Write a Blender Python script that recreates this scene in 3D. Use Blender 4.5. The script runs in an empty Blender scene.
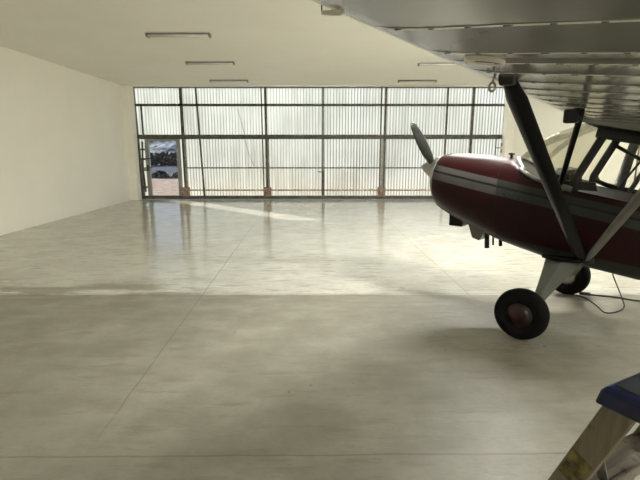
import bpy, bmesh, math, random
from math import sin, cos, pi, radians, sqrt
from mathutils import Vector, Matrix

random.seed(7)
C = bpy.context.scene.collection
SC = bpy.context.scene


# ------------------------------------------------------------------ materials
def new_mat(name):
    m = bpy.data.materials.new(name)
    m.use_nodes = True
    nt = m.node_tree
    nt.nodes.clear()
    out = nt.nodes.new('ShaderNodeOutputMaterial')
    return m, nt, out


class NT:
    """small helper around a node tree"""
    def __init__(s, nt):
        s.nt = nt

    def n(s, kind, **kw):
        nd = s.nt.nodes.new(kind)
        for k, v in kw.items():
            setattr(nd, k, v)
        return nd

    def link(s, a, b):
        s.nt.links.new(a, b)

    def val(s, sock, v):
        if hasattr(v, 'is_linked') or hasattr(v, 'links'):
            s.link(v, sock)
        else:
            sock.default_value = v

    def math(s, op, a, b=0.0, c=0.0, clamp=False):
        nd = s.n('ShaderNodeMath', operation=op)
        nd.use_clamp = clamp
        s.val(nd.inputs[0], a)
        s.val(nd.inputs[1], b)
        s.val(nd.inputs[2], c)
        return nd.outputs[0]

    def mix(s, f, a, b):
        nd = s.n('ShaderNodeMix', data_type='RGBA')
        s.val(nd.inputs[0], f)
        s.val(nd.inputs[6], a)
        s.val(nd.inputs[7], b)
        return nd.outputs[2]

    def noise(s, vec, scale, detail=3.0, rough=0.55, stretch=None):
        if stretch:
            mp = s.n('ShaderNodeMapping')
            mp.inputs['Scale'].default_value = stretch
            s.link(vec, mp.inputs['Vector'])
            vec = mp.outputs[0]
        nd = s.n('ShaderNodeTexNoise')
        s.link(vec, nd.inputs['Vector'])
        nd.inputs['Scale'].default_value = scale
        nd.inputs['Detail'].default_value = detail
        nd.inputs['Roughness'].default_value = rough
        return nd.outputs['Fac']

    def smooth(s, v, lo, hi, a=0.0, b=1.0):
        nd = s.n('ShaderNodeMapRange', interpolation_type='SMOOTHSTEP')
        s.val(nd.inputs[0], v)
        nd.inputs[1].default_value = lo
        nd.inputs[2].default_value = hi
        nd.inputs[3].default_value = a
        nd.inputs[4].default_value = b
        return nd.outputs[0]


def rgb(c):
    return (c[0], c[1], c[2], 1.0)


def paint(name, col, rough=0.5, metal=0.0, var=0.12, scale=6.0, rvar=0.0, bump=0.0, bscale=60.0, spec=0.5, coat=0.0):
    m, nt, out = new_mat(name)
    g = NT(nt)
    b = g.n('ShaderNodeBsdfPrincipled')
    tc = g.n('ShaderNodeTexCoord').outputs['Object']
    f = g.noise(tc, scale)
    c2 = tuple(max(0.0, x * (1 - 2 * var)) for x in col)
    c1 = tuple(min(1.0, x * (1 + var)) for x in col)
    g.link(g.mix(g.smooth(f, .3, .7), rgb(c2), rgb(c1)), b.inputs['Base Color'])
    if rvar:
        g.link(g.smooth(g.noise(tc, scale * 2.3), .3, .7, max(0.02, rough - rvar), min(1, rough + rvar)), b.inputs['Roughness'])
    else:
        b.inputs['Roughness'].default_value = rough
    b.inputs['Metallic'].default_value = metal
    b.inputs['Specular IOR Level'].default_value = spec
    b.inputs['Coat Weight'].default_value = coat
    if bump:
        bp = g.n('ShaderNodeBump')
        bp.inputs['Strength'].default_value = bump
        bp.inputs['Distance'].default_value = 0.004
        g.link(g.noise(tc, bscale, 4), bp.inputs['Height'])
        g.link(bp.outputs[0], b.inputs['Normal'])
    g.link(b.outputs[0], out.inputs[0])
    return m


def glass(name, tint, gloss=0.06, rough=0.03):
    m, nt, out = new_mat(name)
    g = NT(nt)
    t = g.n('ShaderNodeBsdfTransparent')
    t.inputs[0].default_value = rgb(tint)
    s = g.n('ShaderNodeBsdfGlossy')
    s.inputs['Roughness'].default_value = rough
    lw = g.n('ShaderNodeLayerWeight')
    lw.inputs[0].default_value = 0.25
    mx = g.n('ShaderNodeMixShader')
    g.link(g.math('MULTIPLY_ADD', lw.outputs['Fresnel'], .5, gloss), mx.inputs[0])
    g.link(t.outputs[0], mx.inputs[1])
    g.link(s.outputs[0], mx.inputs[2])
    g.link(mx.outputs[0], out.inputs[0])
    return m


def fiberglass():
    """weathered translucent corrugated sheet: light passes through it diffusely"""
    m, nt, out = new_mat('translucent_fiberglass')
    g = NT(nt)
    tc = g.n('ShaderNodeTexCoord').outputs['Object']
    streak = g.noise(tc, 1.0, 4, .6, (9, 1, .5))
    big = g.noise(tc, .55, 2)
    col = g.mix(g.smooth(streak, .3, .72), rgb((.13, .14, .12)), rgb((.235, .242, .212)))
    col = g.mix(g.smooth(big, .35, .7), col, rgb((.245, .262, .25)))
    tr = g.n('ShaderNodeBsdfTranslucent')
    g.link(col, tr.inputs[0])
    df = g.n('ShaderNodeBsdfDiffuse')
    g.link(col, df.inputs[0])
    rf = g.n('ShaderNodeBsdfRefraction')
    rf.inputs['IOR'].default_value = 1.10
    rf.inputs['Roughness'].default_value = .9
    rf.inputs[0].default_value = (.86, .87, .80, 1)
    m1 = g.n('ShaderNodeMixShader')
    m1.inputs[0].default_value = 0.25
    g.link(tr.outputs[0], m1.inputs[1])
    g.link(df.outputs[0], m1.inputs[2])
    m2 = g.n('ShaderNodeMixShader')
    m2.inputs[0].default_value = 0.42
    g.link(m1.outputs[0], m2.inputs[1])
    g.link(rf.outputs[0], m2.inputs[2])
    g.link(m2.outputs[0], out.inputs[0])
    return m


def floor_material():
    m, nt, out = new_mat('concrete_floor')
    g = NT(nt)
    b = g.n('ShaderNodeBsdfPrincipled')
    pos = g.n('ShaderNodeTexCoord').outputs['Object']
    sep = g.n('ShaderNodeSeparateXYZ')
    g.link(pos, sep.inputs[0])
    X, Y = sep.outputs[0], sep.outputs[1]
    fine = g.noise(pos, 14, 5, .65)
    mid = g.noise(pos, 2.2, 5, .6)
    wide = g.noise(pos, .45, 3)
    swirl = g.noise(pos, 1.6, 4, .6, (1, 2.2, 1))
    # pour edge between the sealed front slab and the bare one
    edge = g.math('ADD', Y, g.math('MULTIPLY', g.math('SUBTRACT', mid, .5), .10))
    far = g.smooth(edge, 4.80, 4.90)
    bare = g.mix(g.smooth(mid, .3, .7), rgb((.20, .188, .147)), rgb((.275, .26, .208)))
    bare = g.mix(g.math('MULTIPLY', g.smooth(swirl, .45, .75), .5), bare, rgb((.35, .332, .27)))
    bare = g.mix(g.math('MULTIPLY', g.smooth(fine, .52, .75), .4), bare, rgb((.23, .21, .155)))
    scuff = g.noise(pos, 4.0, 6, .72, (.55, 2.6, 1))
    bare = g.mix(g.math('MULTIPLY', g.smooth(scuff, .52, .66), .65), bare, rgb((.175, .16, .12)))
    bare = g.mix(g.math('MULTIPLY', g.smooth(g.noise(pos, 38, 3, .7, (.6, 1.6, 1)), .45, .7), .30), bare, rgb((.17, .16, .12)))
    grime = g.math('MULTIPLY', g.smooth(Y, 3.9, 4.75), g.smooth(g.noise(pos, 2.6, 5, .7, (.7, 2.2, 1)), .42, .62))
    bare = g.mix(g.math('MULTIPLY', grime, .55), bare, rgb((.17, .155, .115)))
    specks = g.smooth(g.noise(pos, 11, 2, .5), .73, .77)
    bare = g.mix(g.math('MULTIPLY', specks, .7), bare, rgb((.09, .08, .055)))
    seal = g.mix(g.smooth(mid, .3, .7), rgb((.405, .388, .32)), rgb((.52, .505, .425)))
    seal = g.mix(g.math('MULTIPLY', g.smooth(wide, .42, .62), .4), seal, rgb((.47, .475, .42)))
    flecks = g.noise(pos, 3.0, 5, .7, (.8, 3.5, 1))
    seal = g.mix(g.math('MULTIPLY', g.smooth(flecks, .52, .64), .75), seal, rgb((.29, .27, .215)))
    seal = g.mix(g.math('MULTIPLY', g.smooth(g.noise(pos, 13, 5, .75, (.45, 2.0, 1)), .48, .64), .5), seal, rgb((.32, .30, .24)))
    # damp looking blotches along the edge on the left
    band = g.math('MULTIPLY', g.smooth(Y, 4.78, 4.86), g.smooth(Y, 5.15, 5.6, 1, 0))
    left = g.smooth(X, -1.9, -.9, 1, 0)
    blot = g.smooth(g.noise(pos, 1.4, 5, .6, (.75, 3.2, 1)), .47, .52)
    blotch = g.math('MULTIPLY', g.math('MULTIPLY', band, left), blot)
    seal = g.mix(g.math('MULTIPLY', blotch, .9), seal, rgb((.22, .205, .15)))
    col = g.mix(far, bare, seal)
    # sawn joints
    wob = g.math('MULTIPLY', g.math('SUBTRACT', g.noise(pos, 3, 3), .5), .03)

    def line(v, at, w):
        d = g.math('ABSOLUTE', g.math('SUBTRACT', g.math('ADD', v, wob), at))
        return g.smooth(d, w * .4, w, 1, 0)
    xs = g.math('MULTIPLY_ADD', Y, .025, X)
    j = g.math('MULTIPLY', line(xs, -1.20, .009), g.smooth(Y, 1.9, 2.9))
    j = g.math('MAXIMUM', j, g.math('MULTIPLY', g.math('MULTIPLY', line(xs, 1.80, .010), .7), g.smooth(Y, 4.0, 5.2)))
    j = g.math('MAXIMUM', j, line(g.math('MULTIPLY_ADD', X, -.01, Y), 2.13, .009))
    j = g.math('MAXIMUM', j, g.math('MULTIPLY', line(Y, 4.82, .012), .4))
    col = g.mix(g.math('MULTIPLY', j, .55), col, rgb((.12, .105, .075)))
    g.link(col, b.inputs['Base Color'])
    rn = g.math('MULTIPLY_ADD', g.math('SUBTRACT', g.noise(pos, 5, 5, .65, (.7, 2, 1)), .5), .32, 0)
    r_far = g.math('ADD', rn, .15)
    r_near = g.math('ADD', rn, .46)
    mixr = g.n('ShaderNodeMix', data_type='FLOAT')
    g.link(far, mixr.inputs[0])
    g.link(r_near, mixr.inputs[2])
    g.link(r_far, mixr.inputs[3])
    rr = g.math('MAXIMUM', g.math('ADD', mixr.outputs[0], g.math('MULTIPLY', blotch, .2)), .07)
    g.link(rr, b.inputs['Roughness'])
    b.inputs['Specular IOR Level'].default_value = .5
    bp = g.n('ShaderNodeBump')
    bp.inputs['Strength'].default_value = .25
    bp.inputs['Distance'].default_value = .004
    g.link(g.noise(pos, 3.5, 4, .5, (1, 1, 1)), bp.inputs['Height'])
    g.link(bp.outputs[0], b.inputs['Normal'])
    g.link(b.outputs[0], out.inputs[0])
    return m


def livery(name, red, light1, light2, belly=None, rough=.36):
    """maroon paint with two pale side stripes; the stripes follow the thrust line"""
    m, nt, out = new_mat(name)
    g = NT(nt)
    b = g.n('ShaderNodeBsdfPrincipled')
    tc = g.n('ShaderNodeTexCoord').outputs['Object']
    sep = g.n('ShaderNodeSeparateXYZ')
    g.link(tc, sep.inputs[0])
    X, Z = sep.outputs[0], sep.outputs[2]
    s = g.math('MULTIPLY_ADD', X, -.184, Z)

    def band(lo, hi):
        e = .002
        return g.math('MULTIPLY', g.smooth(s, lo - e, lo + e), g.smooth(s, hi - e, hi + e, 1, 0))
    dirt = g.smooth(g.noise(tc, 5, 5, .6), .35, .7)
    redc = g.mix(dirt, rgb(tuple(c * .75 for c in red)), rgb(red))
    l1 = g.mix(dirt, rgb(tuple(c * .8 for c in light1)), rgb(light1))
    l2 = g.mix(dirt, rgb(tuple(c * .8 for c in light2)), rgb(light2))
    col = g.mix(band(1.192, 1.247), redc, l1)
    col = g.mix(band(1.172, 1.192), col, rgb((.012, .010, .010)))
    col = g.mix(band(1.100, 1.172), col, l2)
    if belly:
        bl = g.math('MULTIPLY_ADD', X, -.095, Z)
        col = g.mix(g.smooth(bl, .738, .742, 1, 0), col, rgb(belly))
    g.link(col, b.inputs['Base Color'])
    b.inputs['Roughness'].default_value = rough
    b.inputs['Specular IOR Level'].default_value = .22
    g.link(b.outputs[0], out.inputs[0])
    return m


def wood_like(name, a, bcol, scale=(1, 12, 1)):
    m, nt, out = new_mat(name)
    g = NT(nt)
    b = g.n('ShaderNodeBsdfPrincipled')
    tc = g.n('ShaderNodeTexCoord').outputs['Object']
    f = g.noise(tc, 4, 5, .6, scale)
    spot = g.noise(tc, 24, 4, .6)
    col = g.mix(g.smooth(f, .35, .65), rgb(a), rgb(bcol))
    col = g.mix(g.math('MULTIPLY', g.smooth(spot, .58, .66), .6), col, rgb(tuple(c * .35 for c in a)))
    g.link(col, b.inputs['Base Color'])
    b.inputs['Roughness'].default_value = .6
    g.link(b.outputs[0], out.inputs[0])
    return m


M = {}
M['wall'] = paint('cream_painted_wall', (.87, .85, .765), .75, var=.008, scale=1.2, bump=.15, bscale=40)
M['ceiling'] = paint('cream_painted_ceiling', (.87, .855, .79), .7, var=.01, scale=.9, bump=.2, bscale=25)
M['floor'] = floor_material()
M['fiber'] = fiberglass()
M['steel'] = paint('dark_painted_steel', (.085, .085, .065), .55, var=.2, scale=8)
M['steel_pale'] = paint('pale_galvanised_steel', (.30, .29, .24), .5, metal=.3, var=.15, scale=10)
M['tan_rail'] = paint('tan_painted_rail', (.36, .30, .19), .6, var=.15)
M['brown'] = paint('rusty_brown_steel', (.33, .23, .17), .7, var=.25, scale=14)
M['doorframe'] = paint('grey_door_aluminium', (.33, .34, .32), .45, metal=.4, var=.1)
M['clear'] = glass('clear_glass', (.97, .98, .98), .02, .02)
M['lamp_body'] = paint('lamp_enamel', (.20, .18, .15), .5, var=.05)
M['lamp_lens'] = paint('lamp_diffuser_plastic', (.62, .60, .55), .5, var=.04)
def fill_glow(name, col, strength):
    m, nt, out = new_mat(name)
    e = NT(nt).n('ShaderNodeEmission')
    e.inputs[0].default_value = rgb(col)
    e.inputs[1].default_value = strength
    nt.links.new(e.outputs[0], out.inputs[0])
    return m


M['lamp_lit'] = fill_glow('lit_lamp_diffuser', (1.0, .985, .95), 720.0)  # glow of the added unseen fill light over the wing
M['lamp_lit_worn'] = fill_glow('lit_lamp_diffuser_worn_tubes', (1.0, .985, .95), 275.0)  # dimmer glow for the other added fill lights
M['gravel'] = paint('pinkish_gravel', (.28, .225, .19), .95, spec=0, var=.2, scale=3, bump=.5, bscale=20)
M['asphalt'] = paint('grey_asphalt_road', (.085, .092, .115), .9, spec=0, var=.12, scale=2)
M['leaf'] = paint('dark_leaves', (.035, .04, .045), .8, spec=.1, var=.4, scale=5)
M['leaf_far'] = paint('blue_grey_far_trees', (.26, .28, .30), .9, spec=0, var=.5, scale=.35)  # blue of haze and skylight put into the colour
M['twig'] = paint('dry_twig', (.10, .07, .05), .8)

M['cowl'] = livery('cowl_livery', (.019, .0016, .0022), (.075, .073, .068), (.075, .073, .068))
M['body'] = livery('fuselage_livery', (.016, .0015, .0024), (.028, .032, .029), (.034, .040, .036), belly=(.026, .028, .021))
M['bowl'] = paint('nose_bowl_paint', (.19, .18, .155), .35, var=.08)
M['rim_grey'] = paint('grey_trim_paint', (.12, .115, .10), .4, var=.1)
M['gear_paint'] = paint('pale_grey_gear_paint', (.15, .155, .135), .4, var=.08, scale=3)
M['strut_paint'] = paint('dark_strut_paint', (.004, .004, .004), .28, spec=.12, var=.15)
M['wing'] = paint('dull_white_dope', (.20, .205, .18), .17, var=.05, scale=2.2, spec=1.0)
M['wing_mark'] = paint('rib_stitch_dark', (.07, .065, .055), .7)
M['wing_lead'] = paint('clean_white_dope', (.70, .67, .58), .3, var=.03)  # white fittings and tapes; on the leading edge it stands in for door light
M['alu'] = paint('brushed_aluminium', (.42, .41, .38), .32, metal=.85, var=.08)
M['prop'] = paint('dark_propeller_metal', (.075, .08, .072), .3, metal=.55, var=.12)
M['rubber'] = paint('black_tyre_rubber', (.004, .004, .004), .85, spec=.2, var=.2, scale=14)
M['hub'] = paint('maroon_hub_enamel', (.020, .003, .004), .4, var=.2)
M['black'] = paint('black_plastic', (.012, .012, .012), .5)
M['interior'] = paint('dark_olive_interior', (.014, .014, .010), .7, var=.2)
M['tube'] = paint('black_cabin_tube', (.012, .011, .009), .6)
M['ws'] = glass('windshield_plexiglass', (.82, .81, .74), .02, .08)
M['sidewin'] = glass('side_plexiglass', (.95, .95, .91), .02, .05)
M['decal'] = paint('worn_script_decal', (.050, .056, .051), .7, spec=.1, var=.2, scale=40)
M['cord'] = paint('dark_cable_jacket', (.030, .026, .022), .6)
M['conduit'] = paint('grey_conduit', (.16, .15, .12), .5)
M['blue'] = paint('blue_ladder_plastic', (.006, .013, .062), .45, var=.25, scale=18)
M['tray'] = paint('grey_blue_tool_tray', (.024, .030, .034), .6, var=.3, scale=22)
M['rail'] = wood_like('aged_tan_ladder_rail', (.14, .118, .075), (.19, .16, .11))
M['sticker'] = paint('yellow_sticker', (.17, .14, .045), .7, var=.4, scale=30)
M['step'] = wood_like('scuffed_ladder_step', (.11, .092, .065), (.18, .16, .125))
M['brace'] = paint('dull_aluminium_brace', (.20, .19, .165), .4, metal=.5, var=.15)


# ------------------------------------------------------------------ mesh builder
class MB:
    def __init__(s):
        s.v, s.f, s.mi, s.sm = [], [], [], []

    def add(s, verts, faces, mi=0, smooth=False):
        o = len(s.v)
        s.v += [tuple(v) for v in verts]
        for f in faces:
            s.f.append([i + o for i in f])
            s.mi.append(mi)
            s.sm.append(smooth)

    def box(s, x0, x1, y0, y1, z0, z1, mi=0, mat=None):
        vs = [Vector((x, y, z)) for x in (x0, x1) for y in (y0, y1) for z in (z0, z1)]
        if mat is not None:
            vs = [mat @ v for v in vs]
        s.add(vs, [(0, 1, 3, 2), (4, 6, 7, 5), (0, 4, 5, 1), (2, 3, 7, 6), (0, 2, 6, 4), (1, 5, 7, 3)], mi)

    def bar(s, a, b, w, h, ref=(0, 0, 1), mi=0, w2=None, h2=None):
        a, b = Vector(a), Vector(b)
        d = (b - a).normalized()
        r = Vector(ref)
        u = d.cross(r)
        if u.length < 1e-4:
            u = d.cross(Vector((1, 0, 0)))
        u.normalize()
        v = u.cross(d).normalized()
        w2 = w if w2 is None else w2
        h2 = h if h2 is None else h2
        vs = []
        for p, ww, hh in ((a, w, h), (b, w2, h2)):
            for su, sv in ((-1, -1), (1, -1), (1, 1), (-1, 1)):
                vs.append(p + u * su * ww / 2 + v * sv * hh / 2)
        s.add(vs, [(0, 1, 2, 3), (7, 6, 5, 4), (0, 4, 5, 1), (1, 5, 6, 2), (2, 6, 7, 3), (3, 7, 4, 0)], mi)

    def loft(s, rings, mi=0, smooth=True, closed=True, cap0=False, cap1=False, fmi=None):
        o = len(s.v)
        n = len(rings[0])
        for r in rings:
            s.v += [tuple(p) for p in r]
        for k in range(len(rings) - 1):
            for i in range(n if closed else n - 1):
                j = (i + 1) % n
                s.f.append([o + k * n + i, o + k * n + j, o + (k + 1) * n + j, o + (k + 1) * n + i])
                s.mi.append(fmi(k, i) if fmi else mi)
                s.sm.append(smooth)
        if cap0:
            s.f.append([o + i for i in range(n)][::-1]); s.mi.append(mi); s.sm.append(False)
        if cap1:
            e = o + (len(rings) - 1) * n
            s.f.append([e + i for i in range(n)]); s.mi.append(mi); s.sm.append(False)

    def tube(s, pts, r, seg=10, mi=0, flat=1.0, ref=None, cap=True):
        """tube of radius r (number or list) through pts; flat<1 squashes it across ref"""
        pts = [Vector(p) for p in pts]
        rings = []
        prev = None
        for i, p in enumerate(pts):
            a = pts[max(0, i - 1)]
            b = pts[min(len(pts) - 1, i + 1)]
            d = (b - a).normalized()
            if ref is not None:
                u = Vector(ref) - d * d.dot(Vector(ref))
            elif prev is not None:
                u = prev - d * d.dot(prev)
            else:
                t = Vector((0, 0, 1)) if abs(d.z) < .9 else Vector((1, 0, 0))
                u = t - d * d.dot(t)
            u.normalize()
            prev = u
            w = d.cross(u)
            rr = r[i] if isinstance(r, (list, tuple)) else r
            rings.append([p + u * rr * cos(2 * pi * k / seg) + w * rr * flat * sin(2 * pi * k / seg) for k in range(seg)])
        s.loft(rings, mi, True, True, cap, cap)

    def lathe(s, prof, axis_o, axis_d, seg=32, mi=0, fmi=None):
        """prof: (along, radius) pairs round the axis"""
        d = Vector(axis_d).normalized()
        t = Vector((0, 0, 1)) if abs(d.z) < .9 else Vector((1, 0, 0))
        u = (t - d * d.dot(t)).normalized()
        w = d.cross(u)
        o = Vector(axis_o)
        rings = [[o + d * a + (u * cos(2 * pi * k / seg) + w * sin(2 * pi * k / seg)) * r for k in range(seg)] for a, r in prof]
        s.loft(rings, mi, True, True, prof[0][1] > 1e-3, prof[-1][1] > 1e-3, fmi)

    def build(s, name, mats, parent=None, bevel=0.0, autosm=None, fix=True):
        me = bpy.data.meshes.new(name)
        me.from_pydata(s.v, [], s.f)
        mats = mats if isinstance(mats, (list, tuple)) else [mats]
        for m in mats:
            me.materials.append(m)
        me.polygons.foreach_set('material_index', s.mi)
        me.polygons.foreach_set('use_smooth', s.sm)
        if fix:
            bm = bmesh.new()
            bm.from_mesh(me)
            bmesh.ops.recalc_face_normals(bm, faces=bm.faces)
            bm.to_mesh(me)
            bm.free()
        me.update()
        o = bpy.data.objects.new(name, me)
        C.objects.link(o)
        if parent:
            o.parent = parent
        if bevel:
            b = o.modifiers.new('edge', 'BEVEL')
            b.width = bevel
            b.segments = 2
            b.limit_method = 'ANGLE'
            b.angle_limit = radians(40)
        return o


def tag(o, label=None, cat=None, group=None, kind=None):
    if label: o['label'] = label
    if cat: o['category'] = cat
    if group: o['group'] = group
    if kind: o['kind'] = kind
    return o


def empty(name, loc=(0, 0, 0), rz=0.0):
    o = bpy.data.objects.new(name, None)
    o.empty_display_size = .2
    C.objects.link(o)
    o.location = loc
    o.rotation_euler = (0, 0, rz)
    return o


def copy_tree(o, parent=None):
    c = o.copy()
    C.objects.link(c)
    if parent:
        c.parent = parent
    for ch in list(o.children):
        copy_tree(ch, c)
    return c


def struct(mb, name, mats, label=None, parent=None, **kw):
    o = mb.build(name, mats, parent, **kw)
    if parent is None:
        tag(o, label, kind='structure')
    return o


# ------------------------------------------------------------------ the hangar shell
XL, XR, ZC, YF, YB = -6.07, 6.06, 3.53, 14.40, -5.0
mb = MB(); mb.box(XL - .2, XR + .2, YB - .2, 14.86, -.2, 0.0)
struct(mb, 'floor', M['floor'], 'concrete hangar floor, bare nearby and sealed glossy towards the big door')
mb = MB(); mb.box(XL - .2, XR + .2, YB - .2, 14.95, ZC, ZC + .25)
struct(mb, 'ceiling', M['ceiling'], 'plain cream hangar ceiling')
mb = MB(); mb.box(XL - .2, XL, YB - .2, 14.95, 0, ZC)
struct(mb, 'wall_left', M['wall'], 'long plain cream wall on the left')
mb = MB(); mb.box(XR, XR + .2, YB - .2, 14.95, 0, ZC)
struct(mb, 'wall_right', M['wall'], 'plain cream wall behind the airplane')
mb = MB(); mb.box(XL, XR, YB - .2, YB, 0, ZC)
struct(mb, 'wall_back', M['wall'], 'plain cream wall behind the viewer')
mb = MB()
mb.box(XL, -5.82, YF, 14.68, 0, ZC)
mb.box(5.80, XR, YF, 14.68, 0, ZC)
mb.box(-5.75, 5.80, YF, 14.60, 3.50, ZC)
struct(mb, 'wall_front', M['wall'], 'narrow cream wall returns and header framing the big hangar door')

# ------------------------------------------------------------------ big translucent hangar door
YD = 14.83
door = empty('door_1', (0, YD, 0))
tag(door, 'wide two-leaf hangar door of translucent corrugated sheets in a dark steel frame', kind='structure')


def corrugated(x0, x1, z0, z1, parent):
    mb = MB()
    pitch, amp, per = .095, .0165, 8
    n = max(4, int((x1 - x0) / pitch * per))
    zs = [z0 + (z1 - z0) * k / 3 for k in range(4)]
    rows = []
    for z in zs:
        rows.append([(x0 + (x1 - x0) * i / n, amp * sin(2 * pi * (x0 + (x1 - x0) * i / n) / pitch), z) for i in range(n + 1)])
    mb.loft(rows, 0, True, closed=False)
    return mb.build('corrugated_panel', M['fiber'], parent, fix=False)


posts_x = [-4.38, -1.74, .095, 2.00, 4.02]
edges = [-5.97] + posts_x + [5.96]
ZM = 1.995
for k in range(len(edges) - 1):
    a, b = edges[k], edges[k + 1]
    corrugated(a, b, ZM, 3.62, door)
    if k == 0:
        corrugated(-5.86, -5.60, .02, ZM, door)
    else:
        corrugated(a, b, .02, ZM, door)


def dbar(name, x0, x1, z0, z1, y0=-.09, y1=-.012, mat='steel', parent=door, bevel=0):
    mb = MB(); mb.box(x0, x1, y0, y1, z0, z1)
    return mb.build(name, M[mat], parent, bevel=bevel)


dbar('horizontal_rail', -5.86, 5.96, 1.925, 2.065, -.12)           # where the two leaves fold
dbar('horizontal_rail', -5.9, 5.96, 2.94, 3.015)
dbar('horizontal_rail', -5.86, 5.96, 3.50, 3.58)
dbar('horizontal_rail', -4.40, 5.96, .995, 1.035, -.05)
tag(dbar('horizontal_rail', -4.40, 5.96, .27, .315, -.05, mat='tan_rail'), 'thin tan lower rail')
dbar('bottom_rail', -5.86, 5.96, .012, .115, -.14)
mb = MB()
mb.add([(x, y, z) for z, xa, xb in ((.01, -5.86, -5.75), (3.60, -5.98, -5.85)) for x, y in ((xa, -.14), (xb, -.14), (xb, -.012), (xa, -.012))],
       [(0, 1, 2, 3), (4, 7, 6, 5), (0, 4, 5, 1), (1, 5, 6, 2), (2, 6, 7, 3), (3, 7, 4, 0)])
mb.build('side_post', M['steel'], door)
dbar('side_post', 5.87, 5.98, .01, 3.60, -.14)
for x, w in ((-4.385, .085), (-1.72, .075), (.095, .055), (2.075, .07), (4.02, .055)):
    dbar('vertical_post', x - w / 2, x + w / 2, .1, 3.55)
dbar('vertical_post', 4.80, 4.87, .1, 3.55)
# straight tie rods that run beside the posts
for x0, x1, w in ((-3.90, -3.785, .05), (-1.85, -1.83, .035), (1.935, 1.945, .045)):
    mb = MB(); mb.bar((x0, -.07, 3.5), (x1, -.07, .1), w, .04, (0, 1, 0))
    mb.build('tie_rod', M['steel'], door)
# lift strap strips on three posts
for x in (-4.33, -1.66, 2.00):
    dbar('lift_strap', x - .03, x + .03, .3, 1.93, -.115, -.095, 'steel_pale')
for x in (-4.36, -1.70, 1.995):
    mb = MB()
    mb.box(x - .12, x + .12, -.22, -.095, .10, .40)
    mb.box(x - .09, x + .09, -.24, -.22, .16, .34)
    mb.tube([(x - .05, -.24, .25), (x - .05, -.27, .25)], .035, 12)
    mb.tube([(x + .05, -.24, .25), (x + .05, -.27, .25)], .035, 12)
    tag(mb.build('roller_box', M['brown'], door, bevel=.01), 'rusty brown roller box')
# thin grey wandering line on one sheet
mb = MB()
mb.tube([(-2.62, -.022, 2.85), (-2.50, -.022, 2.45), (-2.42, -.022, 2.07)], .008, 5)
mb.tube([(-2.41, -.022, 1.90), (-2.28, -.022, 1.40), (-2.14, -.022, 1.08)], .008, 5)
tag(mb.build('sheet_crack', M['steel_pale'], door), 'wandering crack in the corrugated sheet')
# slide bolt low on the middle post
mb = MB()
mb.box(.06, .135, -.13, -.09, .12, .92)
mb.bar((.10, -.14, .88), (-.08, -.14, .90), .03, .03)
mb.build('slide_bolt', M['steel'], door, bevel=.004)
# latch gear on both ends
mb = MB()
mb.tube([(-5.62, -.16, 2.95), (-5.62, -.16, 2.10), (-5.52, -.16, 1.98)], .028, 10)
mb.tube([(-5.66, -.17, .25), (-5.70, -.17, 1.0), (-5.66, -.17, 1.85)], .03, 10)
for z in (.4, .95, 1.30, 1.60):
    mb.box(-5.75, -5.60, -.2, -.13, z - .03, z + .03)
mb.bar((-5.70, -.2, 1.30), (-5.42, -.2, 1.32), .03, .03)
mb.build('side_latch', M['steel'], door)
mb = MB()
mb.tube([(5.84, -.16, 2.95), (5.84, -.16, .3)], .028, 10)
mb.tube([(5.62, -.13, 1.93), (5.62, -.13, .1)], .02, 8)
for z in (1.65, 1.35):
    mb.bar((5.62, -.13, z), (5.84, -.13, z), .03, .03)
for z in (1.75, 1.55, 1.25):
    mb.box(5.78, 5.92, -.2, -.13, z - .05, z + .05)
mb.build('side_latch', M['steel'], door)

# ------------------------------------------------------------------ glazed walk-through door
d2 = empty('door_2', (0, YD, 0))
tag(d2, 'narrow glazed walk-through door set in the left end of the hangar door', kind='structure')
mb = MB()
mb.box(-5.62, -5.50, -.08, .01, .02, 1.93)
mb.box(-4.62, -4.52, -.08, .01, .02, 1.93)
mb.box(-5.50, -4.62, -.08, .01, 1.87, 1.93)
mb.box(-5.50, -4.62, -.08, .01, .02, .13)
mb.build('door_frame', M['doorframe'], d2, bevel=.008)
mb = MB(); mb.box(-5.50, -4.62, -.03, -.024, .13, 1.87)
mb.build('glass_pane', M['clear'], d2)
mb = MB()
mb.box(-5.60, -5.53, -.10, -.08, .92, 1.12)
mb.tube([(-5.565, -.10, 1.03), (-5.565, -.16, 1.03), (-5.40, -.16, 1.03)], .018, 10)
mb.tube([(-5.72, -.12, 1.00), (-5.60, -.12, 1.02)], .022, 8)
mb.build('door_handle', M['steel'], d2)
corrugated(-4.52, -4.38, .02, 1.99, door)

# ------------------------------------------------------------------ outside
mb = MB(); mb.box(-70, 30, 14.86, 27.0, -.25, -.03)
struct(mb, 'ground', M['gravel'], 'pinkish gravel yard seen through the glazed door')
mb = MB(); mb.box(-90, 30, 27.0, 47, -.25, -.05)
struct(mb, 'road', M['asphalt'], 'grey road beyond the gravel yard')
mb = MB(); mb.box(-160, 60, 47, 190, -.25, -.04)
struct(mb, 'field', M['leaf_far'], 'dark field beyond the road')


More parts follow.
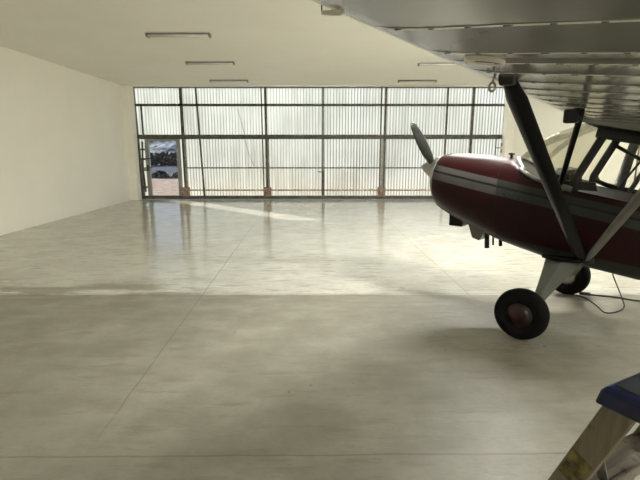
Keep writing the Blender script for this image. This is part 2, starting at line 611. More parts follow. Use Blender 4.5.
def shrub(x, y, w, h, nleaf, name='low_shrub'):
    mb = MB()
    for i in range(5):
        a = random.uniform(0, 2 * pi)
        mb.tube([(0, 0, 0), (cos(a) * w * .25, sin(a) * w * .25, h * .7)], [.02, .008], 5, 1)
    for i in range(nleaf):
        a = random.uniform(0, 2 * pi); r = sqrt(random.random()) * w / 2
        z = random.random() ** .8 * h * sqrt(max(.05, 1 - (2 * r / w) ** 2))
        c = Vector((cos(a) * r, sin(a) * r, z))
        u = Vector((random.gauss(0, 1), random.gauss(0, 1), random.gauss(0, 1))).normalized()
        v = u.orthogonal().normalized()
        s = random.uniform(.05, .10) * (1 + h * .6)
        mb.add([c - u * s, c + v * s * .5, c + u * s, c - v * s * .5], [(0, 1, 2, 3)], 0)
    o = mb.build(name, [M['leaf'], M['twig']], fix=False)
    o.location = (x, y, -.04)
    return o


for i, (x, w, h, lab) in enumerate(((-10.5, 1.0, .34, 'low dark shrub at the left edge of the glazed door view'),
                                    (-9.35, 1.0, .42, 'low dark shrub second from left beyond the gravel'),
                                    (-8.25, 1.0, .36, 'low dark shrub second from right beyond the gravel'),
                                    (-7.15, 1.0, .30, 'low dark shrub at the right edge of the glazed door view'))):
    tag(shrub(x, 26.6, w, h, 260), lab, 'shrub', 'low shrubs edging the yard')
hb = MB()
for i in range(1500):
    c = Vector((random.uniform(-23, -11), random.uniform(-.6, .6), random.uniform(0, 1.25)))
    u = Vector((random.gauss(0, 1), random.gauss(0, 1), random.gauss(0, 1))).normalized()
    v = u.orthogonal().normalized()
    s = random.uniform(.18, .34)
    hb.add([c - u * s, c + v * s * .5, c + u * s, c - v * s * .5], [(0, 1, 2, 3)], 0)
hd = hb.build('hedge', M['leaf'], fix=False)
hd.location = (0, 48, -.05)
tag(hd, 'long dark hedge along the far side of the road', 'hedge')
# tree covered rise far away
mb = MB()
rows = []
for j in range(12):
    y = 110 + j * 6
    row = []
    for i in range(70):
        x = -110 + i * 2.0
        hgt = (j / 5.0 if j < 5 else 1.0) * (6.5 + 1.2 * sin(x * .21 + j) + .9 * sin(x * .53 + 2 * j)) + random.uniform(-.5, .5)
        row.append((x, y, hgt if j else -.1))
    rows.append(row)
mb.loft(rows, 0, True, closed=False)
struct(mb, 'hill', M['leaf_far'], 'hazy tree covered rise far behind the road')

# ------------------------------------------------------------------ ceiling strip lights
def strip_light(lens='lamp_lens'):
    t = empty('ceiling_light')
    mb = MB()
    mb.box(-.54, .54, -.065, .065, -.032, 0)
    mb.box(-.54, -.515, -.07, .07, -.062, 0)
    mb.box(.515, .54, -.07, .07, -.062, 0)
    mb.build('lamp_housing', M['lamp_body'], t, bevel=.006)
    mb = MB()
    ring = lambda x: [(x, .065 * cos(a), -.030 - .030 * sin(a)) for a in [pi * k / 10 for k in range(11)]]
    mb.loft([ring(-.515), ring(.515)], 0, True, True, True, True)
    mb.build('lamp_diffuser', M[lens], t)
    return t


spots = [(-2.40, 8.18, 'unlit strip light on the ceiling, nearest of the left row'),
         (-2.47, 10.72, 'unlit strip light on the ceiling, middle of the left row'),
         (-2.58, 13.40, 'unlit strip light on the ceiling, left row, closest to the big door'),
         (2.78, 10.85, 'unlit strip light on the ceiling by the wing edge, right row'),
         (2.76, 13.42, 'unlit strip light on the ceiling, right row, closest to the big door')]
proto = strip_light()
for i, (x, y, lab) in enumerate(spots):
    t = proto if i == 0 else copy_tree(proto)
    t.location = (x, y, ZC)
    tag(t, lab, 'ceiling light', 'strip lights on the hangar ceiling')

# added unseen strip lights, lit only to brighten the room
lit = [('lamp_lit', [(2.8, 3.15, 'right row above the wing of the airplane')]),
       ('lamp_lit_worn', [(2.8, 8.36, 'right row, hidden above the near wing edge'), (2.8, 5.75, 'right row above the nose of the airplane'), (2.8, .55, 'right row above the airplane tail'), (2.8, -2.05, 'right row by the back wall')])]
for lens, places in lit:
    proto = strip_light(lens)
    for i, (x, y, nm) in enumerate(places):
        t = proto if i == 0 else copy_tree(proto)
        t.location = (x, y, ZC)
        tag(t, 'lit strip light, ' + nm, 'ceiling light', 'lit strip lights overhead')

# ------------------------------------------------------------------ conduit on the right wall
mb = MB()
mb.tube([(XR - .02, 8.7, 0), (XR - .02, 8.7, ZC)], .014, 8)
mb.box(XR - .05, XR, 8.64, 8.76, .28, .44)
tag(mb.build('conduit_pipe', M['conduit']), 'thin dark conduit running up the wall seen through the cabin window', 'pipe')

# ------------------------------------------------------------------ the airplane
PL = empty('airplane', (2.2544, 4.2637, 0), math.atan2(cos(radians(49)), -sin(radians(49))))
tag(PL, 'maroon high-wing light airplane with pale side stripes and tailwheel stance parked in the hangar', 'airplane')


def interp(tab, x):
    if x >= tab[0][0]: return tab[0][1:]
    for a, b in zip(tab, tab[1:]):
        if x >= b[0]:
            t = (a[0] - x) / (a[0] - b[0])
            return tuple(p + (q - p) * t for p, q in zip(a[1:], b[1:]))
    return tab[-1][1:]


# n, top, bottom, half width, exponent
SEC = [(1.188, 1.468, 1.19, .20, 2.0), (1.180, 1.492, 1.115, .28, 2.1), (1.160, 1.522, 1.045, .34, 2.2), (1.125, 1.548, .985, .38, 2.3), (1.06, 1.562, .950, .405, 2.4),
       (.90, 1.558, .868, .42, 2.5), (.65, 1.542, .775, .425, 2.6), (.43, 1.520, .695, .425, 2.8), (.30, 1.512, .660, .42, 3.0),
       (.0, 1.50, .600, .41, 3.6), (-.4, 1.49, .560, .40, 4.2), (-.8, 1.48, .512, .395, 4.2), (-1.4, 1.45, .47, .37, 4.0),
       (-2.2, 1.25, .44, .29, 3.4), (-3.2, .95, .42, .18, 3.0), (-4.05, .66, .40, .06, 2.6)]
CUT = [(.37, 1.513), (.34, 1.485), (.28, 1.435), (.20, 1.385), (.10, 1.335), (.0, 1.300), (-.2, 1.262), (-.4, 1.228), (-.7, 1.172), (-1.0, 1.12), (-1.5, 1.05)]


def half_p(n, z):
    zt, zb, hw, e = interp(SEC, n)
    zc, hh = (zt + zb) / 2, (zt - zb) / 2
    q = min(1.0, abs((z - zc) / hh))
    return hw * (1 - q ** e) ** (1 / e)


def ring_at(n, N=48, cut=None, grow=0.0):
    zt, zb, hw, e = interp(SEC, n)
    zc, hh = (zt + zb) / 2, (zt - zb) / 2
    pts = []
    for k in range(N):
        a = 2 * pi * k / N
        ca, sa = cos(a), sin(a)
        p = (hw + grow) * math.copysign(abs(ca) ** (2 / e), ca)
        z = zc + (hh + grow) * math.copysign(abs(sa) ** (2 / e), sa)
        if cut is not None and z > cut:
            z = cut
        pts.append((n, p, z))
    return pts


# cowling
mb = MB()
mb.loft([ring_at(n) for n in (1.112, 1.09, 1.06, 1.0, .9, .78, .65, .54, .436)], 0, True)
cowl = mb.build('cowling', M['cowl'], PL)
mb = MB()
mb.loft([ring_at(n, grow=-.004) for n in (.452, .43)], 0)
mb.build('cowl_seam', M['black'], cowl)
# nose bowl with its two air intakes
mb = MB()
mb.loft([ring_at(n, grow=.002) for n in (1.114, 1.125, 1.145, 1.160, 1.172, 1.180, 1.185, 1.189)], 0, True, cap0=True, cap1=True)
bowl = mb.build('nose_bowl', M['bowl'], PL)
for s in (-1, 1):
    mb = MB()
    mb.lathe([(0, .062), (.006, .062)], (1.187, s * .13, 1.345), (1, 0, 0), 20)
    mb.build('air_intake', M['black'], bowl)
# lower lip strip of the cowl
mb = MB()
for s in (1, -1):
    pts = []
    for k in range(14):
        n = 1.11 - k * (.80 / 13)
        zt, zb, hw, e = interp(SEC, n)
        z = zb + .055
        pts.append((n, s * half_p(n, z) , z))
    mb.tube(pts, .012, 6)
tag(mb.build('cowl_lip', M['rim_grey'], cowl), 'thin pale strip along the lower cowl edge')
# scoop, outlet and exhaust below the cowl
mb = MB()
mb.box(.84, .99, .02, .20, .80, .99)
mb.build('air_scoop', M['strut_paint'], cowl, bevel=.015)
mb = MB()
mb.loft([[(x, y, z) for x, y, z in ((.78, 0, .86), (.78, .2, .86), (.60, .2, .78), (.60, 0, .78))],
         [(x, y, z) for x, y, z in ((.73, .02, .70), (.73, .18, .70), (.655, .18, .68), (.655, .02, .68))]], 0, False, True, True, True)
mb.build('air_outlet', M['rim_grey'], cowl)
for n, y, z, r in ((.60, .12, .60, .024), (.545, .10, .635, .010), (.47, .10, .635, .018)):
    mb = MB(); mb.tube([(n, y, .76), (n - .01, y, z)], r, 12)
    mb.build('exhaust_pipe', M['black'], cowl)

# spinner and propeller
mb = MB()
prof = [(.205 * (1 - t), .140 * (t ** .75)) for t in [k / 10 for k in range(11)]]
prof = [(a, max(r, .0008)) for a, r in prof]
mb.lathe(prof + [(-.05, .138)], (1.25, 0, 1.385), (1, 0, .12), 28)
mb.build('spinner', M['alu'], PL)


def blade(sign):
    mb = MB()
    hub = Vector((1.28, 0, 1.39))
    d = Vector((0, .557, .479)).normalized() * sign
    ch = Vector((0, -.479, .557)).normalized()
    ax = Vector((1, 0, 0))
    rings = []
    for r, c, th, tw in ((.04, .05, .045, 60), (.13, .075, .036, 50), (.25, .105, .026, 40), (.42, .115, .019, 30), (.56, .10, .014, 24), (.68, .075, .010, 20), (.725, .045, .006, 19)):
        a = radians(tw)
        u = ch * cos(a) * sign - ax * sin(a)
        w = d.cross(u).normalized()
        rings.append([hub + d * r + u * (c / 2) * cos(2 * pi * k / 16) + w * (th / 2) * sin(2 * pi * k / 16) for k in range(16)])
    mb.loft(rings, 0, True, True, True, True)
    return mb.build('propeller_blade', M['prop'], PL)


blade(1); blade(-1)

# fuselage: lower hull with the cabin opening cut out of its top
mb = MB()
ns = [.434, .40, .375, .355, .335, .31, .28, .24, .20, .15, .10, .05, 0, -.1, -.2, -.3, -.4, -.55, -.7, -.85, -1.0, -1.2, -1.45]
rings = []
for n in ns:
    cut = interp(CUT, n)[0] if n < .372 else None
    rings.append(ring_at(n, 64, cut))


def fm(k, i):
    n = (ns[k] + ns[k + 1]) / 2
    if n > .36: return 0
    c = interp(CUT, n)[0]
    a = (rings[k][i][2] + rings[k][(i + 1) % 64][2] + rings[k + 1][i][2] + rings[k + 1][(i + 1) % 64][2]) / 4
    return 1 if a > c - .012 and abs(rings[k][i][1]) < half_p(n, c) - .02 else 0


mb.loft(rings, 0, True, fmi=fm)
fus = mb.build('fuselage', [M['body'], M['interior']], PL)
e = fus.modifiers.new('edges', 'EDGE_SPLIT'); e.split_angle = radians(38)
# rear fuselage with its raised deck
mb = MB()
rr = []
for n in (-1.45, -1.46, -1.8, -2.2, -2.7, -3.2, -3.7, -4.05):
    rr.append(ring_at(n, 48))
mb.loft(rr, 0, True, True, True, True)
mb.build('rear_fuselage', M['body'], PL)
mb = MB()
rr = []
for n, z, hw in ((-1.28, 1.66, .36), (-1.7, 1.52, .31), (-2.4, 1.28, .23), (-3.2, .98, .13)):
    rr.append([(n, hw * cos(a), z - .28 + .28 * sin(a)) for a in [pi * k / 16 for k in range(17)]] + [(n, -hw, z - .5), (n, hw, z - .5)])
mb.loft(rr, 0, True, True, True, True)
mb.build('turtledeck', M['body'], PL)
# tail
mb = MB()
rr = []
for z, a, b, t in ((.55, -3.35, -4.28, .035), (.9, -3.62, -4.34, .03), (1.2, -3.85, -4.34, .022), (1.38, -4.02, -4.26, .012)):
    rr.append([((a + b) / 2 + (a - b) / 2 * cos(2 * pi * k / 16), t * sin(2 * pi * k / 16), z) for k in range(16)])
mb.loft(rr, 0, True, True, True, True)
mb.build('tail_fin', M['cowl'], PL)
for s in (1, -1):
    mb = MB()
    rr = []
    for p, a, b, t in ((.04, -3.45, -4.25, .03), (.5, -3.6, -4.25, .022), (.8, -3.78, -4.15, .012)):
        rr.append([((a + b) / 2 + (a - b) / 2 * cos(2 * pi * k / 16), s * p, .60 + t * sin(2 * pi * k / 16)) for k in range(16)])
    mb.loft(rr, 0, True, True, True, True)
    mb.build('tailplane', M['wing'], PL)
mb = MB()
mb.tube([(-3.85, 0, .42), (-4.0, 0, .22), (-4.12, 0, .12)], [.03, .02, .018], 8)
tg = mb.build('tail_spring', M['strut_paint'], PL)
mb = MB()
mb.lathe([(-.03, .05), (-.025, .085), (0, .095), (.025, .085), (.03, .05)], (-4.12, 0, .097), (0, 1, 0), 20)
mb.build('tailwheel', M['rubber'], tg)

# pale boot that frames the windshield base
base = []
for k in range(-24, 25):
    u = k / 24.0
    n = .372 - .57 * abs(u) ** 1.9
    z = interp(CUT, n)[0]
    p = half_p(n, z) * math.copysign(1, u)
    if abs(u) < .45:
        p = half_p(.2, interp(CUT, .2)[0]) * u * 1.62 * .93
        zt = interp(SEC, n)[0]
        pm = half_p(n, z)
        p = math.copysign(min(abs(p), pm), u)
    base.append(Vector((n, p, z + .006)))
mb = MB(); mb.tube(base, .027, 8, flat=.55, ref=(1, 0, .4))
mb.build('windshield_boot', M['rim_grey'], PL)
# windshield
top = []
for k in range(-24, 25):
    u = k / 24.0
    top.append(Vector((-.185 - .20 * abs(u) ** 2.0, .37 * u, 1.838 - .075 * abs(u) ** 2)))
mb = MB()
rows = []
for j in range(9):
    t = j / 8
    rows.append([b.lerp(c, t) + Vector((.05, 0, .03)) * sin(pi * t) * (1 - abs(k - 24) / 24.0) for k, (b, c) in enumerate(zip(base, top))])
mb.loft(rows, 0, True, closed=False)
mb.build('windshield', M['ws'], PL)
mb = MB(); mb.tube(top, .014, 8)
mb.build('windshield_bow', M['tube'], PL)


# cabin frames
def frame_tube(name, pts, r, mat='tube', flat=1.0, ref=None):
    mb = MB(); mb.tube(pts, r, 8, flat=flat, ref=ref)
    return mb.build(name, M[mat], PL)


for s in (1, -1):
    frame_tube('windshield_post', [(-.20, .385 * s, 1.255), (-.208, .385 * s, 1.346), (-.395, .37 * s, 1.75), (-.41, .37 * s, 1.79)], .034, flat=.6, ref=(1, 0, 0))
    frame_tube('roof_rail', [(-.33, .37 * s, 1.745), (-.62, .37 * s, 1.685), (-1.3, .36 * s, 1.58)], .05, flat=.7, ref=(0, 0, 1))
    frame_tube('door_post', [(-1.02, .385 * s, 1.12), (-1.10, .375 * s, 1.63)], .025)
    # pale root fairing between cabin and wing
    mb = MB()
    mb.loft([[(-.20, .40 * s, 1.87), (-.20, .40 * s, 1.825), (-.20, .33 * s, 1.825), (-.20, .33 * s, 1.87)],
             [(-.36, .41 * s, 1.855), (-.36, .41 * s, 1.79), (-.36, .33 * s, 1.79), (-.36, .33 * s, 1.855)],
             [(-1.3, .41 * s, 1.70), (-1.3, .41 * s, 1.61), (-1.3, .33 * s, 1.61), (-1.3, .33 * s, 1.70)]], 0, False, True, True, True)
    mb.build('root_fairing', M['wing'], PL)
# far side window surround with its rounded lower front corner
pts = [(-.385, -.385, 1.72), (-.30, -.39, 1.53), (-.235, -.395, 1.40), (-.225, -.395, 1.34), (-.25, -.395, 1.295), (-.32, -.395, 1.265), (-.45, -.395, 1.235), (-.7, -.39, 1.185), (-1.0, -.385, 1.13)]
mb = MB(); mb.tube(pts, .022, 8)
tag(mb.build('window_surround', M['tube'], PL), 'rounded surround of the far side window')
frame_tube('cabin_brace', [(-.36, -.38, 1.635), (-.575, -.38, 1.505)], .017)
frame_tube('cabin_brace', [(-.40, -.38, 1.20), (-.575, -.38, 1.505)], .010)
frame_tube('cabin_brace', [(-.49, -.38, 1.15), (-.66, -.38, 1.55)], .022, 'rim_grey')
for s in (1, -1):
    mb = MB()
    q = [(-.24, .388 * s, 1.285), (-.41, .375 * s, 1.70), (-1.08, .365 * s, 1.60), (-1.0, .385 * s, 1.14)]
    mb.add(q, [(0, 1, 2, 3)])
    mb.build('side_window', M['sidewin'], PL, fix=False)
# instrument panel, coaming and gusset
mb = MB()
mb.loft([[(-.02, -.36, 1.28), (-.02, .36, 1.28), (-.02, .33, 1.40), (-.02, .2, 1.44), (-.02, -.2, 1.44), (-.02, -.33, 1.40)],
         [(-.12, -.36, 1.24), (-.12, .36, 1.24), (-.12, .34, 1.37), (-.12, .2, 1.42), (-.12, -.2, 1.42), (-.12, -.34, 1.37)]], 0, False, True, True, True)
ip = mb.build('instrument_panel', M['interior'], PL, bevel=.01)
for y in (-.2, -.07, .07, .2):
    mb = MB(); mb.lathe([(0, .042), (.012, .042), (.012, .034), (.006, .03)], (-.12, y, 1.345), (-1, 0, 0), 16)
    mb.build('dial', M['black'], ip)
mb = MB()
mb.add([(-.13, .39, 1.34), (-.36, .39, 1.33), (-.38, .39, 1.26), (-.10, .39, 1.27), (-.13, .36, 1.34), (-.36, .36, 1.33), (-.38, .36, 1.26), (-.10, .36, 1.27)],
       [(0, 1, 2, 3), (7, 6, 5, 4), (0, 4, 5, 1), (1, 5, 6, 2), (2, 6, 7, 3), (3, 7, 4, 0)])
mb.build('door_gusset', M['tube'], PL)
# seat backs and the roof lining inside the cabin
for n in (-.95,):
    mb = MB(); mb.box(n - .06, n, -.22, .22, .75, 1.22)
    mb.build('seat_back', M['interior'], PL, bevel=.03)
# small vent knob on the cowl deck
mb = MB(); mb.lathe([(0, .012), (.035, .012), (.035, .030), (.05, .030), (.055, .002)], (.43, .08, 1.515), (0, 0, 1), 14)
mb.build('deck_vent', M['black'], PL)

# worn script decal on the lower stripe
mb = MB()


def on_side(n, s):
    z = s + .184 * n
    return Vector((n, half_p(n, z) + .003, z))


def stroke(pts, w=.006):
    mb.tube([on_side(*p) for p in pts], w, 6, flat=.25, ref=(0, 0, 1))


for k in range(1):
    stroke([(.345, 1.155), (.353, 1.135), (.345, 1.118)])
    stroke([(.305 + .016 * cos(a), 1.136 + .018 * sin(a)) for a in [2 * pi * i / 12 for i in range(13)]])
    stroke([(.275, 1.15), (.27, 1.135), (.262, 1.122), (.25, 1.126)])
    stroke([(.235, 1.15), (.232, 1.122)])
    stroke([(.215, 1.142), (.20, 1.146), (.195, 1.132), (.21, 1.124), (.198, 1.118)])
tag(mb.build('script_decal', M['decal'], fus), 'worn pale script on the lower stripe')

# ---- wings
RIBS = [.63, .88, 1.13, 1.38, 1.63, 1.88, 2.13, 2.38, 2.63, 2.855, 3.04, 3.395, 3.72, 4.05, 4.38, 4.68]
CH = 1.50
ALPHA = math.atan(.17)


def foil(N=26):
    """(x, y) round a flat-bottomed section, trailing edge over the nose and back underneath"""
    up, lo = [], []
    for k in range(N + 1):
        b = pi * k / N
        x = (1 - cos(b)) / 2
        t = .6 * (.2969 * sqrt(x) - .126 * x - .3516 * x * x + .2843 * x ** 3 - .1036 * x ** 4)
        c = .04 / .16 * (.8 * x - x * x) if x < .4 else .04 / .36 * (.2 + .8 * x - x * x)
        up.append((x, c + t)); lo.append((x, c - t))
    return up[::-1] + lo[1:]


FO = foil()


def wpt(x, y, p, sgn, cs=1.0, xo=0.0):
    c = CH * cs
    X, Y = x * c + xo, y * c
    z0 = 1.885 + .0465 * p
    return (-.12 - X * cos(ALPHA) - 0.0 + Y * sin(ALPHA), p * sgn, z0 - X * sin(ALPHA) + Y * cos(ALPHA))


def low_y(x):
    lo = FO[len(FO) // 2:]
    for a, b in zip(lo, lo[1:]):
        if a[0] <= x <= b[0]:
            t = (x - a[0]) / (b[0] - a[0] + 1e-9)
            return a[1] + (b[1] - a[1]) * t
    return lo[-1][1]


def build_wing(sgn):
    mb = MB()
    st = [(.36, 0.0), (.45, -.4)]
    allr = [.36] + RIBS + [4.80]
    for a, b in zip(allr, allr[1:]):
        m = (a + b) / 2
        if b in RIBS:
            if a in RIBS:
                st += [(a + .05, -.6), (m, -1.0), (b - .05, -.6)]
            st += [(b - .011, 0.0), (b - .009, 1.0), (b + .009, 1.0), (b + .011, 0.0)]
    st += [(4.80, 0)]
    rings = []
    for p, bump in st:
        off = .0028 * bump / CH
        r = []
        for i, (x, y) in enumerate(FO):
            w = 1.0 if .06 < x < .97 else 0.0
            r.append(wpt(x, y + (off * w if i < len(FO) // 2 else -off * w), p, sgn))
        rings.append(r)
    for p, cs, ys in ((4.92, .985, .9), (5.02, .95, .7), (5.09, .88, .45), (5.12, .80, .15)):
        rings.append([wpt(x * cs + (1 - cs) * .4, y * ys, p, sgn) for x, y in FO])
    NF = len(FO)
    st2 = [k + 1 < len(st) and st[k][1] > .5 and st[k + 1][1] > .5 for k in range(len(rings))]

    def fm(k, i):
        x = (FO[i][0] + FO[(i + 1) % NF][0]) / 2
        return 2 if x < .07 or st2[k] else 0  # leading edge painted paler for door light; rib tapes share the white
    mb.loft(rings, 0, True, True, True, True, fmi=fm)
    # rib stitching knots under each rib tape
    for p in RIBS:
        for j in range(11):
            x = .11 + j * .077
            y = low_y(x)
            c = Vector(wpt(x, y, p, sgn)) - Vector((0, 0, .006))
            L = .013 if (j % 3 == 0) else .008
            mb.box(-L, L, -.004, .004, .0015, .005, 1, Matrix.Translation(c))
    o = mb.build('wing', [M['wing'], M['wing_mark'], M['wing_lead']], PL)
    e = o.modifiers.new('edges', 'EDGE_SPLIT'); e.split_angle = radians(30)
    return o


wp = build_wing(1)
ws = build_wing(-1)
tag(wp, 'near wing reaching over the viewer')
tag(ws, 'far wing beyond the cabin')
# centre section over the cabin
mb = MB()
mb.loft([[wpt(x, y, .36, s) for x, y in FO] for s in (-1, 1)], 0, True)
mb.build('centre_section', M['wing'], PL)


def under(n, p):
    """point on the near wing's lower surface above n, p"""
    X = (-.12 - n) / cos(ALPHA)
    x = X / CH
    return Vector(wpt(x, low_y(x), p, 1))


# inspection ring, tie-down ring, pitot on the near wing
mb = MB()
c = under(-.365, 2.90)
mb.lathe([(-.012, .078), (.010, .076), (.013, .070), (.010, .063), (-.012, .061)], (c.x, c.y, c.z + .002), (.16, 0, -1), 28)
tag(mb.build('inspection_cover', M['wing_lead'], wp), 'round white inspection cover')
TOP = under(-.30, 2.45)
mb = MB()
ctr = TOP + Vector((.06, .03, -.035))
mb.tube([ctr + Vector((cos(a) * .014, 0, sin(a) * .020)) for a in [2 * pi * k / 20 for k in range(21)]], .006, 8)
mb.tube([ctr + Vector((0, 0, .024)), ctr + Vector((-.01, 0, .05))], .006, 8)
mb.build('tie_down_ring', M['alu'], wp)
mb = MB()
c = under(-.215, 3.58)
mb.tube([c + Vector((0, 0, .01)), c + Vector((.02, 0, .0)), c + Vector((.045, 0, .004)), c + Vector((.088, 0, .012))], [.010, .009, .008, .006], 10)
tag(mb.build('pitot_tube', M['wing_lead'], wp), 'short pale pitot tube')
mb = MB()
q = c + Vector((.09, 0, .012))
mb.tube([q + Vector((0, 0, -.004)), q + Vector((0, 0, .06))], [.002, .004], 8, flat=.5)
mb.build('stall_vane', M['strut_paint'], wp)


# ---- wing struts
def strut(name, a, b, chord, th, mat='strut_paint'):
    mb = MB()
    a, b = Vector(a), Vector(b)
    d = (b - a).normalized()
    u = Vector((1, 0, 0)) - d * d.x
    u.normalize()
    w = d.cross(u)
    L = (b - a).length
    rings = []
    for t, k in ((0, .55), (.03, .75), (.07, 1), (.93, 1), (.97, .75), (1, .5)):
        c = a + d * L * t
        ring = []
        for i in range(20):
            an = 2 * pi * i / 20
            cx = cos(an); sy = sin(an)
            ring.append(c + u * (cx * chord / 2 * k + (0 if cx > 0 else 0)) + w * (sy * th / 2 * (1.0 if cx > -.2 else .75)))
        rings.append(ring)
    mb.loft(rings, 0, True, True, True, True)
    return mb.build(name, M[mat], PL)


for s in (1, -1):
    t1 = TOP.copy(); t1.y *= s
    t2 = under(-1.12, 2.62); t2.y *= s
    strut('wing_strut', (-.325, .385 * s, .675), t1 + Vector((0, 0, .01)), .105, .045)
    tag(strut('wing_strut', (-.365, .385 * s, .675), t2 + Vector((0, 0, .01)), .060, .03, 'rim_grey'), 'pale rear lift strut')
    mb = MB(); mb.box(-.42, -.27, s * .36 - .04, s * .36 + .04, .645, .705)
    mb.build('strut_fitting', M['black'], PL, bevel=.012)
    mb = MB()
    mb.loft([[t1 + Vector((.04 * cx, .028 * sy, .012)) for cx, sy in ((1, 1), (-1, 1), (-1, -1), (1, -1))],
             [t1 + Vector((.034 * cx, .022 * sy, -.03)) for cx, sy in ((1, 1), (-1, 1), (-1, -1), (1, -1))]], 0, False, True, True, True)
    mb.build('strut_fitting', M['black'], PL, bevel=.008)
# short brace between near wing and the windshield corner, with its dark clamp box
b0, b1 = Vector((-.10, .405, 1.285)), under(-.39, 1.30)
br = strut('brace_strut', b0, b1 + Vector((0, 0, .01)), .042, .03)
d = (b1 - b0)
mb = MB()
cc = b0 + d * .93 + Vector((.055, .0, 0))
mb.box(-.045, .045, -.035, .035, -.045, .045, 0, Matrix.Translation(cc))
mb.box(-.06, 0, -.02, .02, -.03, .03, 0, Matrix.Translation(cc))
tag(mb.build('clamp_box', M['black'], br, bevel=.012), 'small dark box clamped on the brace')

# ---- landing gear
for s in (1, -1):
    mb = MB()
    rings = []
    for p, z, n0, n1, th in ((.22, .665, -.03, -.34, .035), (.37, .645, -.035, -.325, .03), (.47, .545, -.04, -.265, .026), (.58, .45, -.045, -.205, .024), (.68, .365, -.045, -.155, .022), (.735, .27, -.02, -.10, .022), (.745, .21, .03, -.05, .022)):
        rings.append([(n0, p * s - .006, z - .01), ((n0 + n1) / 2, p * s + th / 2 * s, z + th * .3), (n1, p * s - .006, z - .01), ((n0 + n1) / 2, p * s - th / 2 * s, z - th * .7)])
    mb.loft(rings, 0, False, True, True, True)
    leg = mb.build('landing_gear_leg', M['gear_paint'], PL, bevel=.004)
    mb = MB()
    mb.tube([(-.02, s * .40, .665), (-.18, s * .415, .660), (-.34, s * .41, .665)], [.022, .026, .022], 8)
    mb.build('leg_fairing', M['strut_paint'], leg)
    w = empty('main_wheel'); w.parent = PL; w.location = (0, s * .81, .222)
    if s > 0: tag(w, 'near main wheel')
    else: tag(w, 'far main wheel')
    mb = MB()
    prof = [(-.055, .105), (-.072, .130), (-.080, .165), (-.070, .198), (-.045, .215), (0, .222), (.045, .215), (.070, .198), (.080, .165), (.072, .130), (.055, .105)]
    mb.lathe(prof, (0, 0, 0), (0, 1, 0), 48)
    mb.build('tyre', M['rubber'], w)
    mb = MB()
    o = s
    mb.lathe([(-.055 * o, .106), (.050 * o, .106), (.060 * o, .102), (.058 * o, .088), (.072 * o, .080), (.084 * o, .050), (.088 * o, .002)], (0, 0, 0), (0, 1, 0), 36)
    mb.build('wheel_hub', M['hub'], w)
    mb = MB()
    mb.lathe([(-.060 * o, .10), (-.075 * o, .07), (-.078 * o, .002)], (0, 0, 0), (0, 1, 0), 28)
    tag(mb.build('brake_disc', M['alu'], w), 'metal brake disc')

# ------------------------------------------------------------------ cables on the floor
def bez(ctrl, n=10):
    out = []
    P = [Vector(c) for c in ctrl]
    P = [P[0] * 2 - P[1]] + P + [P[-1] * 2 - P[-2]]
    for i in range(1, len(P) - 2):
        for k in range(n):
            t = k / n
            a, b, c, d = P[i - 1], P[i], P[i + 1], P[i + 2]
            out.append(.5 * ((2 * b) + (c - a) * t + (2 * a - 5 * b + 4 * c - d) * t * t + (3 * b - a - 3 * c + d) * t ** 3))
    out.append(P[-2])
    return out


mb = MB()
mb.tube(bez([(2.80, 4.86, .008), (2.90, 4.72, .008), (2.875, 4.45, .008), (2.84, 4.25, .008), (2.98, 4.28, .008), (3.14, 4.42, .010), (3.16, 4.52, .10), (3.00, 4.46, .36), (2.96, 4.42, .50)]), .0065, 8)
tag(mb.build('power_cord', M['cord']), 'thin dark cord looping on the floor and rising to the airplane belly', 'cord')
mb = MB()
mb.tube(bez([(2.95, 4.84, .010), (3.10, 4.78, .010), (3.25, 4.72, .010), (3.42, 4.60, .010), (3.75, 4.55, .010), (4.4, 4.4, .010)]), .009, 8)
mb.tube([(2.92, 4.85, .018), (3.02, 4.81, .018)], .018, 10)
tag(mb.build('extension_cord', M['cord']), 'dark cable lying straight along the floor behind the far wheel', 'cord')

# ------------------------------------------------------------------ stepladder in the near right corner
e1 = Vector((.88, .47, 0)).normalized()
e2 = Vector((.47, -.88, 0)).normalized()
L0 = Vector((.612, .892, 0))
LM = Matrix.Translation(L0) @ Matrix(((e1.x, e2.x, 0, 0), (e1.y, e2.y, 0, 0), (0, 0, 1, 0), (0, 0, 0, 1)))
lad = empty('stepladder', L0)
lad.matrix_world = LM
tag(lad, 'worn tan stepladder with a blue plastic top cap at the near right corner', 'ladder')
ZT = 1.10


def lb(name, mat, fn, parent=lad, bevel=.003):
    mb = MB(); fn(mb)
    return mb.build(name, M[mat], parent, bevel=bevel)


W_, D_ = .36, .15
def cap_fn(mb):
    ring = lambda z, g: [(-g, -g, z), (W_ + g, -g, z), (W_ + g, D_ + g, z), (-g, D_ + g, z)]
    mb.loft([ring(ZT - .043, .010), ring(ZT - .012, .004), ring(ZT, -.004)], 0, False, True, True, True)
cap = lb('top_cap', 'blue', cap_fn, bevel=.006)
def tray_fn(mb):
    mb.box(.02, W_ - .02, .015, D_ - .015, ZT - .004, ZT + .003)
tr = lb('tool_tray', 'tray', tray_fn, cap, .002)
tag(tr, 'scuffed grey top tray')
SPL = .375     # outward run per metre of drop
def rail_pts(x, front, z):
    d = (ZT - .045 - z)
    y = (.035 - d * SPL) if front else (D_ - .03 + d * SPL * .8)
    xx = x - (.06 * d if x < W_ / 2 else -.06 * d)
    return Vector((xx, y, z))
def rail_fn(x, front, w):
    def fn(mb):
        a, b = rail_pts(x, front, ZT - .03), rail_pts(x, front, .0)
        mb.bar(a, b, .016, w, (0, 1, 0))
        s = 1 if x < W_ / 2 else -1
        for o in (-1, 1):
            off = Vector((s * .014, o * (w / 2 - .004), 0))
            mb.bar(a + off, b + off, .024, .006, (0, 1, 0))
    return fn
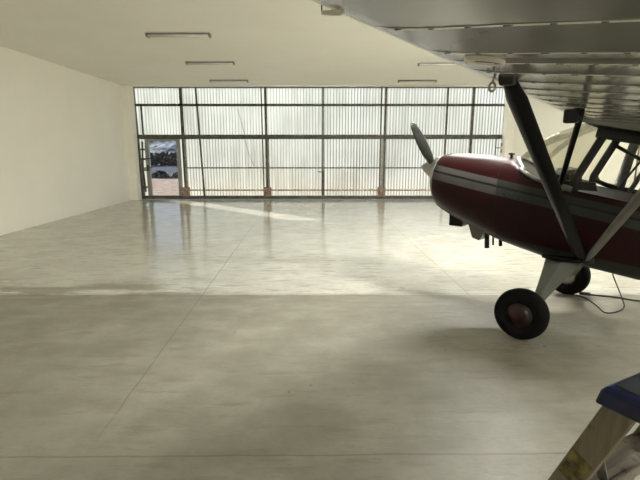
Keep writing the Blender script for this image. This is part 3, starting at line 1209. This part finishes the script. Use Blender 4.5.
for x in (.012, W_ - .012):
    lb('front_rail', 'rail', rail_fn(x, True, .062))
    lb('rear_rail', 'rail', rail_fn(x, False, .040))
def sticker_fn(mb):
    a, b = rail_pts(.012, True, ZT - .26), rail_pts(.012, True, ZT - .19)
    off = Vector((-.0095, 0, 0))
    mb.bar(a + off, b + off, .001, .050, (0, 1, 0))
tag(lb('warning_sticker', 'sticker', sticker_fn, bevel=0), 'worn yellow sticker on the rail')
for z in (.82, .55, .28):
    def step_fn(mb, z=z):
        a = rail_pts(.012, True, z); b = rail_pts(W_ - .012, True, z)
        mb.box(a.x, b.x, a.y - .035, a.y + .045, z - .012, z)
        mb.box(a.x, b.x, a.y - .035, a.y - .027, z - .04, z)
        mb.box(a.x, b.x, a.y + .037, a.y + .045, z - .04, z)
    st = lb('step', 'step', step_fn)
    def brace_fn(mb, z=z):
        a = rail_pts(.012, True, z); b = rail_pts(W_ - .012, True, z)
        mb.bar((a.x + .11, a.y + .03, z - .02), (a.x + .012, a.y + .06, z + .10), .022, .004)
    lb('step_brace', 'brace', brace_fn, st, 0)
    def brace_fn2(mb, z=z):
        b = rail_pts(W_ - .012, True, z)
        mb.bar((b.x - .11, b.y + .03, z - .02), (b.x - .012, b.y + .06, z + .10), .022, .004)
    lb('step_brace', 'brace', brace_fn2, st, 0)
for x in (.03, W_ - .03):
    def sp_fn(mb, x=x):
        a = rail_pts(x, True, .66); b = rail_pts(x, False, .66)
        mid = (a + b) / 2
        mb.bar(a, mid, .004, .022, (1, 0, 0)); mb.bar(mid, b, .004, .022, (1, 0, 0))
    lb('spreader_bar', 'brace', sp_fn, bevel=0)
for z in (.75, .45, .2):
    def rr_fn(mb, z=z):
        mb.bar(rail_pts(.012, False, z), rail_pts(W_ - .012, False, z), .03, .015)
    lb('rear_bar', 'rail', rr_fn)

# ------------------------------------------------------------------ daylight
sun = bpy.data.lights.new('sun', 'SUN')
sun.energy = 20.0
sun.angle = radians(.6)
sun.color = (1.0, .95, .84)
so = bpy.data.objects.new('sun', sun)
C.objects.link(so)
el = radians(15.8)
dv = Vector((.725 * cos(el), -.689 * cos(el), -sin(el)))
so.rotation_euler = dv.to_track_quat('-Z', 'Y').to_euler()
so.location = (-20, 40, 15)

w = bpy.data.worlds.new('sky')
SC.world = w
w.use_nodes = True
nt = w.node_tree
nt.nodes.clear()
g = NT(nt)
o = g.n('ShaderNodeOutputWorld')
bg = g.n('ShaderNodeBackground')
tc = g.n('ShaderNodeTexCoord')
sp = g.n('ShaderNodeSeparateXYZ')
g.link(tc.outputs['Generated'], sp.inputs[0])
g.link(g.mix(g.smooth(sp.outputs[2], 0, .6), rgb((.85, .92, 1.0)), rgb((.42, .60, .95))), bg.inputs[0])
bg.inputs[1].default_value = .7
g.link(bg.outputs[0], o.inputs[0])

# ------------------------------------------------------------------ camera and view
cam = bpy.data.cameras.new('camera')
cam.sensor_width = 36.0
cam.lens = 36.0 * 450 / 640
cam.clip_start = .05
cam.clip_end = 500
co = bpy.data.objects.new('camera', cam)
C.objects.link(co)
co.location = (0, 0, 1.6)
co.rotation_euler = (radians(90) - math.atan(90.5 / 450), 0, 0)
SC.camera = co

vs = SC.view_settings
vs.view_transform = 'Standard'
vs.look = 'None'
vs.exposure = 0.27
vs.gamma = 1.0
vs.use_curve_mapping = False
SC.cycles.max_bounces = 14
SC.cycles.diffuse_bounces = 8
SC.cycles.glossy_bounces = 4
SC.cycles.transparent_max_bounces = 12
SC.cycles.sample_clamp_indirect = 6.0
SC.cycles.use_denoising = True
